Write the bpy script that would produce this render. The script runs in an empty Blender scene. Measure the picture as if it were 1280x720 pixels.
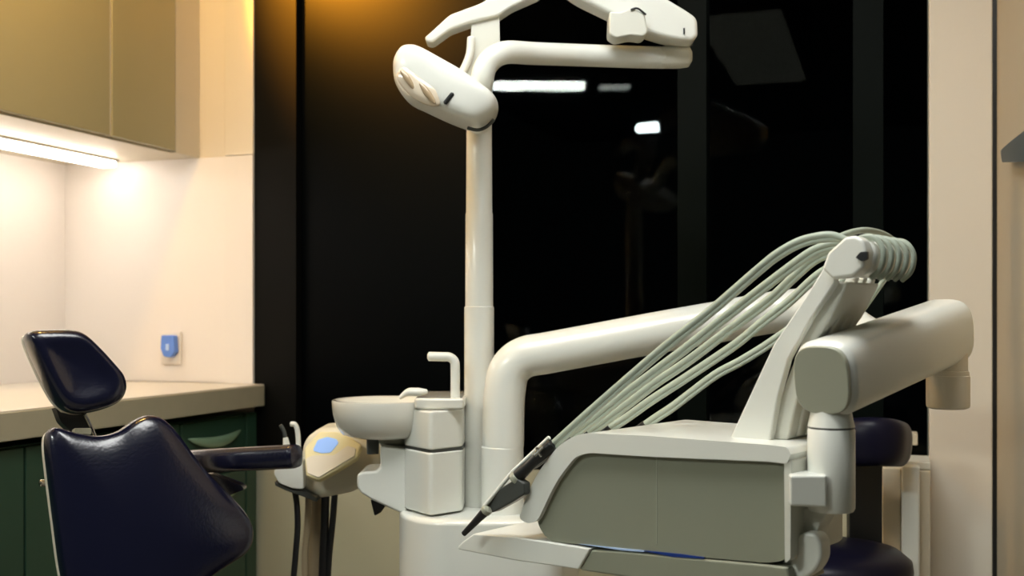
import bpy, bmesh, math
from mathutils import Vector, Matrix

# ------------------------------------------------------------------ camera
FPX = 1400.0
TH = math.atan2(475, FPX)
CZ = 1.10
HV = 398.0
FW = Vector((-math.sin(TH), math.cos(TH), 0))
RT = Vector((math.cos(TH), math.sin(TH), 0))
UP = Vector((0, 0, 1))
CAM = Vector((0, 0, CZ))
scn = bpy.context.scene
cd = bpy.data.cameras.new('camera')
cam = bpy.data.objects.new('camera', cd)
scn.collection.objects.link(cam)
cam.location = CAM
cam.rotation_euler = (math.radians(90), 0, TH)
cd.sensor_width = 36
cd.lens = FPX / 1280 * 36
cd.shift_y = (HV - 360) / 1280
cd.clip_start = 0.02
cd.dof.use_dof = True
cd.dof.focus_distance = 1.95
cd.dof.aperture_fstop = 4.5
scn.camera = cam

scn.view_settings.view_transform = 'Standard'
scn.view_settings.look = 'None'
scn.view_settings.exposure = 0.0
scn.view_settings.gamma = 1.0
scn.view_settings.use_curve_mapping = False
scn.cycles.use_denoising = True
scn.cycles.max_bounces = 8

# brightness of the room's lamps and the added lights (radiance)
L_KEY = 15.0        # ceiling panel above the treatment unit
L_LINE = 100.0       # ceiling line lights behind the camera
L_DOWN = 2.2      # small downlight behind the camera
L_CAB = 17.0       # under cabinet strip
L_GLOW_BULB = 25.0      # bulb of the added glow spot
L_CAB_FILL = 380.0      # unseen bulb added to warm the cabinet doors
L_GLOW_SPOT = 720.0      # unseen spot added for the amber window glow, watts

world = bpy.data.worlds.new('world')
scn.world = world
world.use_nodes = True
bg = world.node_tree.nodes['Background']
bg.inputs[0].default_value = (0.9, 1.0, 0.85, 1)
bg.inputs[1].default_value = 0.03


def P(u, v, d):
    return CAM + FW * d + RT * ((u - 640) / FPX * d) + UP * ((HV - v) / FPX * d)


def ray(u, v):
    return FW + RT * ((u - 640) / FPX) + UP * ((HV - v) / FPX)


def hit(u, v, p0, n):
    r = ray(u, v)
    return CAM + r * ((p0 - CAM).dot(n) / r.dot(n))


# ------------------------------------------------------------------ materials
def mat(name, col, rough=0.4, metal=0.0, coat=0.0, emit=None, strength=0.0, noise=0.0, nscale=6.0, bump=0.0, spec=0.5, bscale=60.0):
    m = bpy.data.materials.new(name)
    m.use_nodes = True
    nt = m.node_tree
    b = nt.nodes['Principled BSDF']
    b.inputs['Base Color'].default_value = (*col, 1)
    b.inputs['Roughness'].default_value = rough
    b.inputs['Metallic'].default_value = metal
    b.inputs['Coat Weight'].default_value = coat
    b.inputs['Coat Roughness'].default_value = 0.12
    b.inputs['Specular IOR Level'].default_value = spec
    if emit:
        b.inputs['Emission Color'].default_value = (*emit, 1)
        b.inputs['Emission Strength'].default_value = strength
    tc = nt.nodes.new('ShaderNodeTexCoord')
    if noise > 0:
        n = nt.nodes.new('ShaderNodeTexNoise')
        n.inputs['Scale'].default_value = nscale
        n.inputs['Detail'].default_value = 4
        nt.links.new(tc.outputs['Object'], n.inputs['Vector'])
        mx = nt.nodes.new('ShaderNodeMix')
        mx.data_type = 'RGBA'
        mx.inputs[6].default_value = (*[c * (1 - noise) for c in col], 1)
        mx.inputs[7].default_value = (*[min(1, c * (1 + noise)) for c in col], 1)
        nt.links.new(n.outputs['Fac'], mx.inputs[0])
        nt.links.new(mx.outputs[2], b.inputs['Base Color'])
    if bump > 0:
        n2 = nt.nodes.new('ShaderNodeTexNoise')
        n2.inputs['Scale'].default_value = bscale
        nt.links.new(tc.outputs['Object'], n2.inputs['Vector'])
        bp = nt.nodes.new('ShaderNodeBump')
        bp.inputs['Strength'].default_value = bump
        bp.inputs['Distance'].default_value = 0.01
        nt.links.new(n2.outputs['Fac'], bp.inputs['Height'])
        nt.links.new(bp.outputs[0], b.inputs['Normal'])
    return m


M = {}
M['enamel'] = mat('enamel', (0.76, 0.77, 0.715), 0.32, noise=0.02, coat=0.3)
M['enamel_soft'] = mat('enamel_soft', (0.66, 0.66, 0.59), 0.45, noise=0.02)
M['enamel_grey'] = mat('enamel_grey', (0.36, 0.37, 0.29), 0.30, noise=0.02, coat=0.3)
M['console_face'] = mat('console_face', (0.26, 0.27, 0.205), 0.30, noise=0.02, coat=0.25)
M['ceramic'] = mat('ceramic', (0.72, 0.71, 0.64), 0.12, coat=0.5)
M['cream'] = mat('cream', (0.70, 0.66, 0.53), 0.4, noise=0.03)
M['cream_yellow'] = mat('cream_yellow', (0.76, 0.67, 0.38), 0.4)
M['navy'] = mat('navy_vinyl', (0.0045, 0.005, 0.018), 0.24, spec=0.55, coat=0.25, bump=0.05, bscale=180)
M['navy_dull'] = mat('navy_dull', (0.005, 0.005, 0.018), 0.35, spec=0.2)
M['shell'] = mat('shell', (0.72, 0.66, 0.55), 0.35)
M['black'] = mat('black_plastic', (0.008, 0.009, 0.010), 0.35)
M['dark_grey'] = mat('dark_grey', (0.06, 0.065, 0.06), 0.4)
M['metal'] = mat('steel', (0.55, 0.55, 0.52), 0.25, metal=1.0)
M['hose'] = mat('hose_grey', (0.36, 0.41, 0.34), 0.42)
M['hose_black'] = mat('hose_black', (0.012, 0.012, 0.014), 0.45)
M['hose_tan'] = mat('hose_tan', (0.42, 0.34, 0.22), 0.5)
M['green'] = mat('green_lacquer', (0.022, 0.060, 0.036), 0.35, noise=0.05)
M['green_handle'] = mat('green_handle', (0.20, 0.31, 0.20), 0.25, coat=0.5)
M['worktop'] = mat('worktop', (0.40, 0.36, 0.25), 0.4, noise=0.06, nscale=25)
M['worktop_lit'] = mat('worktop_lit', (0.66, 0.60, 0.50), 0.35, noise=0.03)  # paler copy of the worktop colour, with the strip lamp's light put in
M['door_gold'] = mat('cabinet_door', (0.38, 0.34, 0.19), 0.32, noise=0.03)
M['carcass'] = mat('cabinet_carcass', (0.62, 0.56, 0.44), 0.4)
M['wall'] = mat('wall_paint', (0.78, 0.72, 0.62), 0.55, noise=0.015, bump=0.03)
M['splash'] = mat('splashback', (0.80, 0.75, 0.70), 0.35, noise=0.01)
M['column'] = mat('column_paint', (0.76, 0.70, 0.60), 0.5, noise=0.02)
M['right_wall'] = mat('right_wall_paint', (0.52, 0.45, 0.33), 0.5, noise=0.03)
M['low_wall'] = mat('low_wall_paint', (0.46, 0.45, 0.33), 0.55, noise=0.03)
M['cupboard'] = mat('cupboard_paint', (0.66, 0.60, 0.47), 0.4)
M['ceiling'] = mat('ceiling_paint', (0.10, 0.10, 0.09), 0.9)
M['floor'] = mat('floor_vinyl', (0.22, 0.20, 0.16), 0.5, noise=0.1)
M['blue'] = mat('blue_plastic', (0.12, 0.26, 0.75), 0.35)
M['blue_dark'] = mat('blue_dark', (0.012, 0.04, 0.22), 0.3)
M['pale_blue'] = mat('pale_blue', (0.45, 0.60, 0.90), 0.3)
M['slate'] = mat('slate_plastic', (0.045, 0.065, 0.075), 0.4)
M['plate'] = mat('socket_plate', (0.82, 0.76, 0.68), 0.3)
M['night'] = mat('night_black', (0.0012, 0.0018, 0.003), 0.9, spec=0.0)
M['screen'] = mat('screen', (0.15, 0.25, 0.5), 0.2, emit=(0.30, 0.45, 0.75), strength=0.75)
M['amber_lens'] = mat('amber_lens', (0.42, 0.31, 0.19), 0.3, coat=0.6)
M['lens_cover'] = mat('lens_cover', (0.72, 0.62, 0.48), 0.2, coat=0.4)
M['lamp_white'] = mat('lamp_white', (0.8, 0.8, 0.8), 0.5, emit=(0.97, 0.98, 0.95), strength=L_KEY)
M['line_white'] = mat('line_white', (0.8, 0.8, 0.8), 0.5, emit=(0.95, 1.0, 0.92), strength=L_LINE)
M['dim_white'] = mat('dim_white', (0.8, 0.8, 0.8), 0.5, emit=(0.95, 1.0, 0.92), strength=14.0)
M['faint_white'] = mat('faint_white', (0.5, 0.5, 0.45), 0.5, emit=(1.0, 1.0, 0.8), strength=0.5)
M['down_white'] = mat('down_white', (0.8, 0.8, 0.8), 0.5, emit=(0.95, 1.0, 1.0), strength=L_DOWN)
M['cab_light'] = mat('cab_light', (0.8, 0.8, 0.8), 0.5, emit=(1.0, 0.90, 0.80), strength=L_CAB)
M['cabinet_fill_bulb'] = mat('cabinet_fill_bulb', (0.8, 0.6, 0.3), 0.5, emit=(1.0, 0.58, 0.16), strength=L_CAB_FILL)
M['glow_spot_bulb'] = mat('glow_spot_bulb', (0.8, 0.6, 0.3), 0.5, emit=(1.0, 0.56, 0.13), strength=L_GLOW_BULB)


def hazy(name, rough_sharp, rough_haze, haze, transp, tint):
    """window glass: clear, mirror-like, with a faint film that spreads highlights"""
    m = bpy.data.materials.new(name)
    m.use_nodes = True
    nt = m.node_tree
    for n in list(nt.nodes):
        nt.nodes.remove(n)
    out = nt.nodes.new('ShaderNodeOutputMaterial')
    tr = nt.nodes.new('ShaderNodeBsdfTransparent')
    tr.inputs[0].default_value = (*tint, 1)
    g1 = nt.nodes.new('ShaderNodeBsdfGlossy')
    g1.inputs['Roughness'].default_value = rough_sharp
    g2 = nt.nodes.new('ShaderNodeBsdfGlossy')
    g2.distribution = 'BECKMANN'
    g2.inputs['Roughness'].default_value = rough_haze
    fr = nt.nodes.new('ShaderNodeFresnel')
    fr.inputs[0].default_value = 1.20
    a = nt.nodes.new('ShaderNodeMixShader')
    nt.links.new(fr.outputs[0], a.inputs[0])
    nt.links.new(tr.outputs[0], a.inputs[1])
    nt.links.new(g1.outputs[0], a.inputs[2])
    b = nt.nodes.new('ShaderNodeMixShader')
    b.inputs[0].default_value = haze
    nt.links.new(a.outputs[0], b.inputs[1])
    nt.links.new(g2.outputs[0], b.inputs[2])
    nt.links.new(b.outputs[0], out.inputs[0])
    return m


M['glass'] = hazy('window_glass', 0.015, 0.34, 0.0, True, (0.9, 0.95, 0.95))


def satin(name, col, rough, weight):
    m = bpy.data.materials.new(name)
    m.use_nodes = True
    nt = m.node_tree
    for n in list(nt.nodes):
        nt.nodes.remove(n)
    out = nt.nodes.new('ShaderNodeOutputMaterial')
    d = nt.nodes.new('ShaderNodeBsdfDiffuse')
    d.inputs[0].default_value = (*col, 1)
    g = nt.nodes.new('ShaderNodeBsdfGlossy')
    g.distribution = 'BECKMANN'
    g.inputs['Roughness'].default_value = rough
    mx = nt.nodes.new('ShaderNodeMixShader')
    mx.inputs[0].default_value = weight
    nt.links.new(d.outputs[0], mx.inputs[1])
    nt.links.new(g.outputs[0], mx.inputs[2])
    nt.links.new(mx.outputs[0], out.inputs[0])
    return m


M['satin'] = satin('satin_pane_stand_in', (0.0006, 0.0010, 0.0014), 0.42, 0.0058)  # black satin used in place of glass to spread the amber glow
M['frame'] = mat('window_frame', (0.004, 0.004, 0.0035), 0.5, spec=0.08)

# ------------------------------------------------------------------ helpers
ORG = {}


def obj(name, bm, m, parent=None, bevel=0.0, seg=3, sub=0, angle=35, structure=False):
    bmesh.ops.recalc_face_normals(bm, faces=bm.faces)
    org = ORG.get(parent.name, Vector()) if parent else None
    me = bpy.data.meshes.new(name)
    if parent is None:
        lo = Vector([min(v.co[i] for v in bm.verts) for i in range(3)])
        hi = Vector([max(v.co[i] for v in bm.verts) for i in range(3)])
        org = Vector(((lo.x + hi.x) / 2, (lo.y + hi.y) / 2, lo.z))
    bmesh.ops.translate(bm, verts=bm.verts, vec=-org)
    bm.to_mesh(me)
    bm.free()
    me.materials.append(M[m] if isinstance(m, str) else m)
    for p in me.polygons:
        p.use_smooth = True
    me.set_sharp_from_angle(angle=math.radians(angle))
    o = bpy.data.objects.new(name, me)
    scn.collection.objects.link(o)
    if parent:
        o.parent = parent
        ORG[o.name] = org
    else:
        o.location = org
        ORG[o.name] = org
    if bevel > 0:
        md = o.modifiers.new('bevel', 'BEVEL')
        md.width = bevel
        md.segments = seg
        md.limit_method = 'ANGLE'
        md.angle_limit = math.radians(30)
        md.harden_normals = True
    if sub:
        md = o.modifiers.new('subdivision', 'SUBSURF')
        md.levels = sub
        md.render_levels = sub
    if structure:
        o['kind'] = 'structure'
    return o


def thing(name, loc, label, cat, group=None):
    o = bpy.data.objects.new(name, None)
    o.empty_display_size = 0.1
    scn.collection.objects.link(o)
    o.location = loc
    ORG[o.name] = Vector(loc)
    tag(o, label, cat, group)
    return o


def tag(o, label, cat, group=None):
    o['label'] = label
    o['category'] = cat
    if group:
        o['group'] = group
    return o


def NB():
    return bmesh.new()


def box(bm, x0, x1, y0, y1, z0, z1):
    vs = [bm.verts.new((x, y, z)) for x in (x0, x1) for y in (y0, y1) for z in (z0, z1)]
    for f in ((0, 1, 3, 2), (4, 6, 7, 5), (0, 4, 5, 1), (2, 3, 7, 6), (0, 2, 6, 4), (1, 5, 7, 3)):
        bm.faces.new([vs[i] for i in f])
    return bm


def obox(bm, c, ax, ay, az, sx, sy, sz):
    """box about centre c with half sizes along axes"""
    vs = [bm.verts.new(c + ax * (a * sx) + ay * (b * sy) + az * (k * sz)) for a in (-1, 1) for b in (-1, 1) for k in (-1, 1)]
    for f in ((0, 1, 3, 2), (4, 6, 7, 5), (0, 4, 5, 1), (2, 3, 7, 6), (0, 2, 6, 4), (1, 5, 7, 3)):
        bm.faces.new([vs[i] for i in f])
    return bm


def crom(pts, n=8, closed=False):
    pts = [Vector(p) for p in pts]
    out = []
    L = len(pts)
    rng = L if closed else L - 1
    for i in range(rng):
        if closed:
            p0, p1, p2, p3 = pts[(i - 1) % L], pts[i], pts[(i + 1) % L], pts[(i + 2) % L]
        else:
            p1, p2 = pts[i], pts[i + 1]
            p0 = pts[i - 1] if i else p1 * 2 - p2
            p3 = pts[i + 2] if i + 2 < L else p2 * 2 - p1
        for k in range(n):
            t = k / n
            out.append(0.5 * ((2 * p1) + (p2 - p0) * t + (2 * p0 - 5 * p1 + 4 * p2 - p3) * t * t + (3 * p1 - p0 - 3 * p2 + p3) * t ** 3))
    if not closed:
        out.append(pts[-1])
    return out


def sweep(bm, pts, rad, seg=20, power=2.0, ratio=1.0, cap=True, upv=UP):
    """sweep a (super)ellipse; rad: number or list per point; rounded end caps"""
    n = len(pts)
    if not isinstance(rad, (list, tuple)):
        rad = [rad] * n
    pts = [Vector(p) for p in pts]
    tans = []
    for i in range(n):
        a = pts[max(0, i - 1)]
        b = pts[min(n - 1, i + 1)]
        tans.append((b - a).normalized())
    if cap:
        r0, r1 = rad[0], rad[-1]
        c0 = cap if isinstance(cap, float) else 0.5
        pre, prer, post, postr = [], [], [], []
        for q in (0.0, 0.35, 0.65, 0.85):
            ang = q * math.pi / 2
            pre.append(pts[0] - tans[0] * (r0 * c0 * (1 - math.sin(ang))))
            prer.append(r0 * (1 - c0 + c0 * math.sin(math.acos(max(0, 1 - math.sin(ang)))) if c0 < 1 else math.sin(math.acos(1 - math.sin(ang)))))
            post.append(pts[-1] + tans[-1] * (r1 * c0 * (1 - math.sin(ang))))
            postr.append(prer[-1] * r1 / max(r0, 1e-9))
        P2 = pre + pts + post[::-1]
        R2 = prer + list(rad) + postr[::-1]
        T2 = [tans[0]] * 4 + tans + [tans[-1]] * 4
    else:
        P2, R2, T2 = pts, list(rad), tans
    t0 = T2[0]
    ref = upv - t0 * upv.dot(t0)
    if ref.length < 0.1:
        ref = RT - t0 * RT.dot(t0)
    nrm = ref.normalized()
    rings = []
    pt = t0
    for p, r, t in zip(P2, R2, T2):
        q = pt.rotation_difference(t)
        nrm = (q @ nrm)
        nrm = (nrm - t * nrm.dot(t)).normalized()
        bn = t.cross(nrm)
        pt = t
        ring = []
        for k in range(seg):
            a = 2 * math.pi * k / seg
            c, s = math.cos(a), math.sin(a)
            cx = math.copysign(abs(c) ** (2 / power), c)
            sy = math.copysign(abs(s) ** (2 / power), s)
            ring.append(bm.verts.new(p + nrm * (cx * r) + bn * (sy * r * ratio)))
        rings.append(ring)
    for a, b in zip(rings, rings[1:]):
        for k in range(seg):
            bm.faces.new((a[k], a[(k + 1) % seg], b[(k + 1) % seg], b[k]))
    bm.faces.new(rings[0][::-1])
    bm.faces.new(rings[-1])
    return bm


def lathe(bm, c, prof, seg=40, sx=1.0, sy=1.0):
    rings = []
    for r, z in prof:
        rings.append([bm.verts.new((c[0] + r * sx * math.cos(2 * math.pi * k / seg), c[1] + r * sy * math.sin(2 * math.pi * k / seg), z)) for k in range(seg)])
    for a, b in zip(rings, rings[1:]):
        for k in range(seg):
            bm.faces.new((a[k], a[(k + 1) % seg], b[(k + 1) % seg], b[k]))
    bm.faces.new(rings[0][::-1])
    bm.faces.new(rings[-1])
    return bm


def prism(bm, front, dirv):
    """front: list of 3D points (planar), extruded by dirv"""
    a = [bm.verts.new(p) for p in front]
    b = [bm.verts.new(Vector(p) + dirv) for p in front]
    n = len(a)
    bm.faces.new(a)
    bm.faces.new(b[::-1])
    for k in range(n):
        bm.faces.new((a[k], b[k], b[(k + 1) % n], a[(k + 1) % n]))
    return bm


def rounded(pts, r, n=5):
    """round the corners of a polygon (list of Vectors)"""
    out = []
    L = len(pts)
    for i in range(L):
        p0, p, p1 = Vector(pts[i - 1]), Vector(pts[i]), Vector(pts[(i + 1) % L])
        rr = r[i] if isinstance(r, (list, tuple)) else r
        d0, d1 = (p0 - p), (p1 - p)
        q = min(rr, d0.length * 0.45, d1.length * 0.45)
        if q < 1e-5:
            out.append(p)
            continue
        a = p + d0.normalized() * q
        b = p + d1.normalized() * q
        for k in range(n + 1):
            t = k / n
            out.append(a * (1 - t) ** 2 + p * 2 * t * (1 - t) + b * t * t)
    return out


def cushion(bm, outline, nrm, thick, bulge, rim=0.02, cen=None):
    """padded cushion: outline (3D planar, star shaped) of the widest section; front swells along nrm"""
    L = len(outline)
    c = Vector(cen) if cen else sum(outline, Vector()) / L
    prof = [(0.93, -thick * 0.5), (0.985, -thick * 0.42), (1.0, -thick * 0.15), (1.0, thick * 0.10), (0.985, thick * 0.30),
            (0.95, thick * 0.43), (0.90, thick * 0.5), (0.80, thick * 0.5 + bulge * 0.35), (0.6, thick * 0.5 + bulge * 0.7), (0.3, thick * 0.5 + bulge * 0.95)]
    rings = []
    for s, h in prof:
        rings.append([bm.verts.new(c + (p - c) * s + nrm * h) for p in outline])
    for a, b in zip(rings, rings[1:]):
        for k in range(L):
            bm.faces.new((a[k], a[(k + 1) % L], b[(k + 1) % L], b[k]))
    bm.faces.new(rings[0][::-1])
    t = bm.verts.new(c + nrm * (thick * 0.5 + bulge))
    for k in range(L):
        bm.faces.new((rings[-1][k], rings[-1][(k + 1) % L], t))
    return bm


def px(pts, p0, n):
    return [hit(u, v, p0, n) for u, v in pts]


# ================================================================== SETTING
YW = 3.0
XL = -2.556
XC = -1.807      # worktop front
XU = -2.047      # upper cabinet front
XJ = -1.85       # where the white wall ends and the window begins
XR0, XR1 = 0.0875, 0.241
ZS = 0.675       # top of low wall

obj('floor', box(NB(), XL - 0.1, 1.2, -3.2, YW + 0.1, -0.05, 0.0), 'floor', structure=True)
obj('ceiling', box(NB(), XL - 0.1, 1.2, -3.2, YW + 0.15, 2.60, 2.66), 'ceiling', structure=True)
obj('wall_left', box(NB(), XL - 0.1, XL, 0.3, YW + 0.1, 0, 2.60), 'splash', structure=True)
bm = box(NB(), XL, XJ, YW, YW + 0.1, 0, 2.60)
obj('wall_back', bm, 'wall', structure=True)
bm = box(NB(), XL, -1.951, YW - 0.006, YW, 0.9, 1.6)
box(bm, -1.951, XJ, YW - 0.014, YW, 0.9, 1.6)
obj('trim_1', bm, 'splash', structure=True, bevel=0.001, seg=1)
obj('trim_2', box(NB(), -1.951, XJ, YW - 0.012, YW, 1.602, 2.6), 'wall', structure=True, bevel=0.002, seg=2)
# low wall under the window, column on the right
obj('wall_low', box(NB(), XJ, XR0, YW, YW + 0.12, 0, ZS), 'low_wall', structure=True)
obj('wall_column', box(NB(), XR0, XR1 - 0.006, YW - 0.005, YW + 0.12, 0, 2.6), 'column', structure=True, bevel=0.004, seg=2)
obj('trim_3', box(NB(), XR1 - 0.006, XR1 + 0.004, YW - 0.001, YW + 0.1, 0, 2.6), 'black', structure=True)
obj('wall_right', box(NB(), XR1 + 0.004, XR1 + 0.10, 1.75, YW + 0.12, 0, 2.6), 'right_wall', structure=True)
obj('baseboard_low', box(NB(), XJ, XR0, YW - 0.012, YW, 0, 0.08), 'dark_grey', structure=True)

# window: dark frame, mullions, panes
w = box(NB(), XJ, -1.706, YW - 0.004, YW + 0.08, ZS, 2.6)
win = obj('window_1', w, 'frame', structure=True)


def xw(u):
    r = ray(u, HV)
    return r.x / r.y * YW


bm = NB()
box(bm, -1.706, XR0, YW + 0.0, YW + 0.08, ZS, ZS + 0.02)
box(bm, -1.706, XR0, YW + 0.0, YW + 0.08, 2.5, 2.6)
obj('window_frame', bm, 'frame', win)
for a, b in ((846, 882), (1066, 1104)):
    obj('mullion', box(NB(), xw(a), xw(b), YW + 0.012, YW + 0.07, ZS + 0.02, 2.5), mat('mullion_paint', (0.0022, 0.0042, 0.0036), 0.5, spec=0.05), win)
obj('pane_stand_in', box(NB(), -1.706, xw(600), YW + 0.030, YW + 0.045, ZS + 0.02, 2.5), 'satin', win)  # opaque stand-in for the left glass pane, added to catch the glow
for a, b in ((xw(600), xw(846)), (xw(882), xw(1066)), (xw(1104), XR0)):
    obj('pane', box(NB(), a, b, YW + 0.035, YW + 0.041, ZS + 0.02, 2.5), 'glass', win)

f = obj('backdrop', box(NB(), -6, 3.5, 5.2, 5.4, -0.05, 5.5), 'night')  # near-black backdrop added to keep the view through the glass dark
f['kind'] = 'structure'
f.name = 'night_backdrop'

# ================================================================== FITTED FURNITURE
# upper cabinet
uc = thing('wall_cabinet', (XU - 0.25, 2.2, 1.60), 'olive gold double-door wall cabinet above the worktop, lit by a strip beneath', 'cabinet')
obj('cabinet_body', box(NB(), XL + 0.001, XU - 0.02, 1.2, YW - 0.001, 1.60, 2.35), 'carcass', uc, bevel=0.002, seg=1)
obj('filler_panel', box(NB(), XU - 0.02, XU, 2.876, YW - 0.001, 1.60, 2.35), 'carcass', uc, bevel=0.002, seg=1, )
obj('door', box(NB(), XU - 0.019, XU + 0.001, 2.584, 2.873, 1.606, 2.35), 'door_gold', uc, bevel=0.002, seg=2)
obj('door', box(NB(), XU - 0.019, XU + 0.001, 1.985, 2.574, 1.606, 2.35), 'door_gold', uc, bevel=0.002, seg=2)
obj('door', box(NB(), XU - 0.019, XU + 0.001, 1.392, 1.979, 1.606, 2.35), 'door_gold', uc, bevel=0.002, seg=2)
obj('edge_strip', box(NB(), XU - 0.019, XU - 0.004, 2.575, 2.583, 1.606, 2.35), 'shell', uc)

ul = thing('under_cabinet_lamp', (-2.35, 2.2, 1.572), 'long white glowing strip lamp under the wall cabinet', 'lamp')
obj('housing', box(NB(), -2.372, -2.302, 1.6, 2.94, 1.592, 1.60), 'metal', ul, bevel=0.002, seg=2)
obj('diffuser', box(NB(), -2.366, -2.308, 1.605, 2.935, 1.575, 1.592), 'cab_light', ul, bevel=0.005, seg=3)

# worktop and base cabinets
wt = thing('worktop', (-2.2, 2.0, 0.834), 'thick worktop with khaki edge and pale top along the left wall', 'worktop')
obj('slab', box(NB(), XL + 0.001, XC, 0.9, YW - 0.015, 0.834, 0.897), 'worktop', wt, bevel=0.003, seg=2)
obj('lit_top', box(NB(), XL + 0.001, XC - 0.003, 0.9, YW - 0.015, 0.897, 0.900), 'worktop_lit', wt)  # lamp light on the worktop, given as a paler colour

XF = XC - 0.03


def yb(u, X=XF):
    r = ray(u, HV)
    return r.y / r.x * X


y_split = yb(226)
bc = thing('base_cabinet', (XF - 0.3, 2.0, 0), 'plain dark green base cabinet under the worktop, behind the dental chair', 'cabinet')
obj('cabinet_body', box(NB(), XL + 0.002, XF - 0.02, 0.95, y_split - 0.003, 0.08, 0.815), 'green', bc)
obj('door', box(NB(), XF - 0.02, XF, 1.55, 2.02, 0.09, 0.812), 'green', bc, bevel=0.003)
obj('door', box(NB(), XF - 0.02, XF, 2.026, y_split - 0.006, 0.09, 0.812), 'green', bc, bevel=0.003)
obj('door', box(NB(), XF - 0.02, XF, 1.0, 1.544, 0.09, 0.812), 'green', bc, bevel=0.003)
obj('plinth', box(NB(), XL + 0.002, XF - 0.05, 0.95, y_split - 0.003, 0.0, 0.08), 'black', bc)

dc = thing('drawer_cabinet', (XF - 0.3, 2.8, 0), 'dark green drawer cabinet with crescent pulls, beside the low window wall', 'cabinet')
obj('cabinet_body', box(NB(), XL + 0.002, XF - 0.02, y_split, YW - 0.016, 0.08, 0.815), 'green', dc)
obj('plinth', box(NB(), XL + 0.002, XF - 0.05, y_split, YW - 0.016, 0.0, 0.08), 'black', dc)
obj('side_stile', box(NB(), XF - 0.02, XF + 0.002, yb(308), YW - 0.016, 0.08, 0.815), 'green', dc, bevel=0.002)
yd0, yd1 = y_split + 0.004, yb(308) - 0.004
for z0, z1 in ((0.655, 0.810), (0.495, 0.650), (0.30, 0.490), (0.09, 0.295)):
    d = obj('drawer', box(NB(), XF - 0.02, XF, yd0, yd1, z0, z1), 'green', dc, bevel=0.004)
    yc, hw, zc = (yd0 + yd1) / 2, (yd1 - yd0) * 0.41, z1 - 0.055
    bm = NB()
    pts, rr = [], []
    for k in range(17):
        t = k / 16 * 2 - 1
        pts.append(Vector((XF + 0.012 * (1 - t * t) + 0.002, yc + hw * t, zc - 0.020 * (1 - t * t) + 0.012)))
        rr.append(0.002 + 0.014 * (1 - t * t) ** 0.7)
    sweep(bm, pts, rr, seg=16, ratio=0.45)
    obj('handle', bm, 'green_handle', d)

# socket with a blue plug
so = thing('wall_socket', (-2.2, YW - 0.006, 1.0), 'white wall socket with a blue plug above the worktop', 'socket')
pl0 = hit(204, 414, Vector((0, YW - 0.006, 0)), Vector((0, 1, 0)))
pl1 = hit(228, 455, Vector((0, YW - 0.006, 0)), Vector((0, 1, 0)))
obj('plate', box(NB(), pl0.x, pl1.x, YW - 0.016, YW - 0.006, pl1.z, pl0.z), 'plate', so, bevel=0.003)
q0 = Vector((0, YW - 0.04, 0))
pp = px([(201, 419), (217, 419), (218, 440), (213, 447), (204, 446), (200, 436)], q0, Vector((0, 1, 0)))
pg = obj('plug', prism(NB(), rounded(pp, 0.006), Vector((0, 0.023, 0))), 'blue', so, bevel=0.004)
pp = px([(207, 430), (211, 430), (211, 438), (207, 438)], Vector((0, YW - 0.043, 0)), Vector((0, 1, 0)))
obj('emblem', prism(NB(), pp, Vector((0, 0.003, 0))), 'pale_blue', pg)

# low cupboard at the window, next to the column
lc = thing('low_cupboard', (0.03, 2.9, 0), 'cream low cupboard under the window, against the column', 'cupboard')
xa = -0.022
obj('cabinet_body', box(NB(), xa, XR0 - 0.001, 2.84, YW - 0.013, 0.0, 0.738), 'cupboard', lc, bevel=0.003)
obj('side_panel', box(NB(), xa, 0.020, 2.825, 2.839, 0.0, 0.742), 'cupboard', lc, bevel=0.003)
obj('door', box(NB(), 0.021, 0.062, 2.80, 2.839, 0.02, 0.752), 'enamel', lc, bevel=0.006)
obj('top_panel', box(NB(), 0.021, XR0 - 0.001, 2.842, YW - 0.013, 0.739, 0.757), 'enamel_soft', lc, bevel=0.002)

# small latch on the window frame
lt = obj('window_latch', box(NB(), xw(1138), xw(1147), YW - 0.02, YW + 0.034, 0.782, 0.812), 'cupboard', bevel=0.003)
tag(lt, 'small cream latch on the dark window, right of the stool backrest', 'latch')

# slate shelf on the right wall
ny = Vector((1, 0, 0))
sh_o = px([(1250, 188), (1262, 177), (1280, 163), (1330, 126), (1330, 201), (1252, 203)], Vector((XR1 - 0.02, 0, 0)), ny)
sh = obj('wall_shelf', prism(NB(), rounded(sh_o, [0.03, 0.05, 0, 0, 0, 0.02]), Vector((0.0235, 0, 0))), 'slate', bevel=0.004)
tag(sh, 'dark blue-grey tapered shelf end on the right wall', 'shelf')

# ================================================================== LAMPS OF THE ROOM AND ADDED LIGHTS
def ceiling_lamp(name, x0, x1, y0, y1, m, label, zz=2.6):
    t = thing(name, ((x0 + x1) / 2, (y0 + y1) / 2, zz - 0.03), label, 'ceiling light')
    bm = NB()
    for a in ((x0 - .02, x0, y0 - .02, y1 + .02), (x1, x1 + .02, y0 - .02, y1 + .02), (x0, x1, y0 - .02, y0), (x0, x1, y1, y1 + .02)):
        box(bm, *a, zz - 0.03, zz)
    obj('frame', bm, 'dark_grey', t)
    obj('diffuser', box(NB(), x0, x1, y0, y1, zz - 0.024, zz - 0.004), m, t)
    return t


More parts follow.
